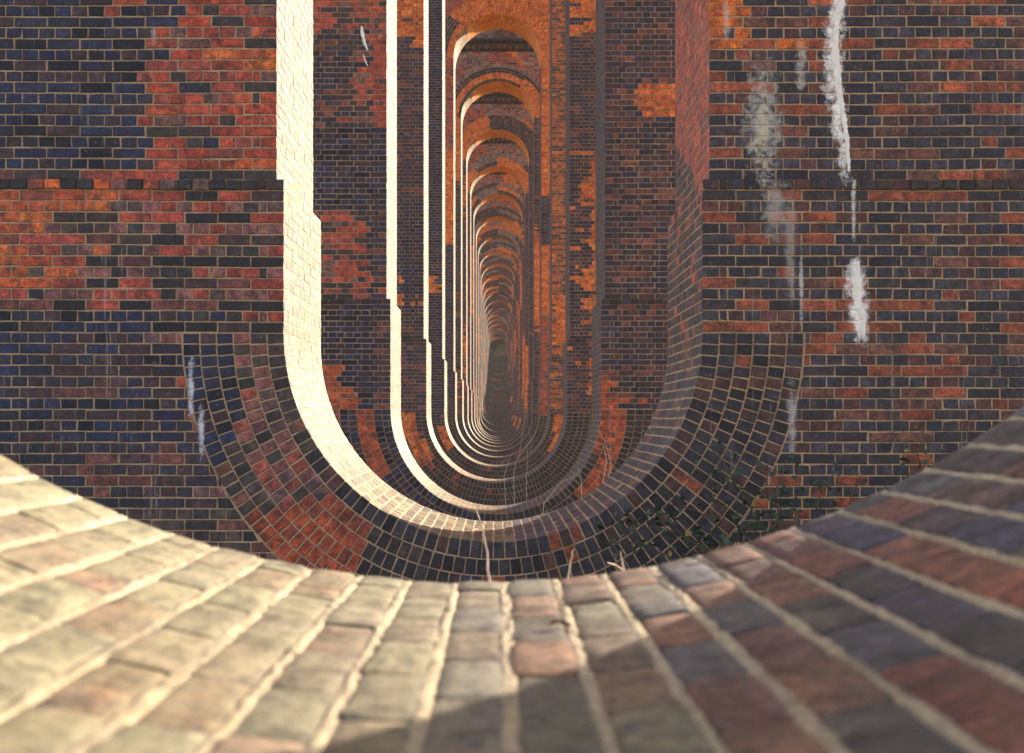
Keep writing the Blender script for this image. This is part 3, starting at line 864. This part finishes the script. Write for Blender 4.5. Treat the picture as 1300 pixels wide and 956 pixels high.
stalks('forked pale twig behind the foreground rim near the shadow', [[(792,728),(790,712),(788,700)],[(795,728),(783,718),(771,714)]], 3, .006, 4.8)
y23 = Y0 + P * 2 - .6
stalks('pale arching dead stalk in front of the orange arch bricks', [[(770,620),(776,590),(768,560),(758,545)],[(765,615),(770,585),(766,565),(750,560)],[(690,640),(712,612),(735,602)],[(738,612),(736,600),(734,596)]], 4, .0055, y23)
stalks('tangled dry stalks low between the third and fourth piers', [[(652,605),(655,585),(664,572),(675,560)],[(668,605),(670,580),(668,562)],[(640,605),(646,585),(650,575)]], 5, .006, Y0 + P * 3 - .8)
stalks('scattered dry stalks further down the row of inverted arches', [[(658,590),(663,550),(668,525),(664,518)],[(672,590),(675,560),(670,540)]], 6, .007, Y0 + P * 5 - 1.0)

# a curled dead leaf lying on the foreground bricks
def dead_leaf():
    d = 1.95; x = (712 - VX) * d / FPX + CAMX; z = p0.zi - math.sqrt(p0.r ** 2 - x * x)
    V, F = [], []; N, M = 10, 5
    for i in range(N + 1):
        t = i / N; w = .011 * math.sin(math.pi * min(1, t * .95 + .05)) ** .7
        for j in range(M):
            u = j / (M - 1) * 2 - 1
            V.append((-.022 + .044 * t, u * w, .003 + .007 * u * u + .004 * math.sin(t * 5)))
    for i in range(N):
        for j in range(M - 1): a = i * M + j; F.append([a, a + M, a + M + 1, a + 1])
    root = empty('fallen_leaf', (x, d, z + .001)); root.rotation_euler = (0, 0, .35); root.scale = (.62, .62, .62)
    tag(root, 'curled brown dead leaf lying on the lichened foreground bricks', 'leaf')
    m = plain_material('dead_leaf', (.16, .055, .02), (.08, .03, .015), 60)
    link(bpy.data.objects.new('blade', mesh_of('blade', V, F, [m], None, True)), root)
    SV, SF = [], []; tube(SV, SF, [Vector((-.022, 0, .004)), Vector((-.03, .002, .005)), Vector((-.038, .001, .003))], .0009, .0006)
    link(bpy.data.objects.new('stalk', mesh_of('stalk', SV, SF, [m])), root)
dead_leaf()

# shrubs on the bank at the far end of the row
M_SHRUB = plain_material('shrub_leaf', (.10, .10, .06), (.17, .13, .08), 3, .7, .3)
def shrub(x, y, h, w, seed, label):
    r = random.Random(seed); b = Vector((x, y, ground_z(y)))
    root = empty('shrub', b); tag(root, label, 'shrub', 'shrubs on the far bank')
    SV, SF, LV, LF = [], [], [], []
    for k in range(9):
        a = r.uniform(0, 6.28); e = Vector((math.cos(a) * w * r.uniform(.3, 1), math.sin(a) * w * .6, h * r.uniform(.55, 1)))
        m = e * .5 + Vector((r.gauss(0, .1), r.gauss(0, .1), .15)); tube(SV, SF, [Vector((0, 0, -.1)), m, e], .05, .012)
        for _ in range(170):
            t = r.uniform(.35, 1.1); q = m.lerp(e, t) + Vector((r.gauss(0, .28), r.gauss(0, .28), r.gauss(0, .25)))
            leaf(LV, LF, q, Vector((r.gauss(0, 1), r.gauss(0, 1), r.gauss(0, 1))), r.uniform(.12, .26), r)
    link(bpy.data.objects.new('branches', mesh_of('branches', SV, SF, [M_STEM])), root)
    link(bpy.data.objects.new('foliage', mesh_of('foliage', LV, LF, [M_SHRUB])), root)
yl = piers[-1].y1
shrub(-.9, yl + 2.5, 2.4, 1.3, 1, 'dark shrub on the far bank beside the pale left piers')
shrub(.9, yl + 3.5, 2.8, 1.4, 2, 'dark shrub on the far bank beside the orange right piers')
shrub(.1, yl + 6.0, 2.6, 1.6, 3, 'dark shrub against the end wall between two other shrubs')

# thin air haze down the long row of arches
def haze():
    x, ya, yb, za, zb = 60, -40, yl + 60, -4.5, ZTOP + 8
    v = [(i, j, k) for k in (za, zb) for j in (ya, yb) for i in (-x, x)]
    f = [(0,2,3,1),(4,5,7,6),(0,1,5,4),(2,6,7,3),(0,4,6,2),(1,3,7,5)]
    m = bpy.data.materials.new('air_haze'); m.use_nodes = True; n = m.node_tree.nodes; l = m.node_tree.links
    n.remove(n['Principled BSDF']); p = n.new('ShaderNodeVolumePrincipled')
    p.inputs['Color'].default_value = (.95, .93, .90, 1); p.inputs['Density'].default_value = .0001; p.inputs['Anisotropy'].default_value = .2
    l.new(p.outputs[0], n['Material Output'].inputs['Volume'])
    tag(link(bpy.data.objects.new('haze', mesh_of('haze', v, f, [m]))), 'thin pale haze in the air under the viaduct', None, None, 'stuff')
haze()
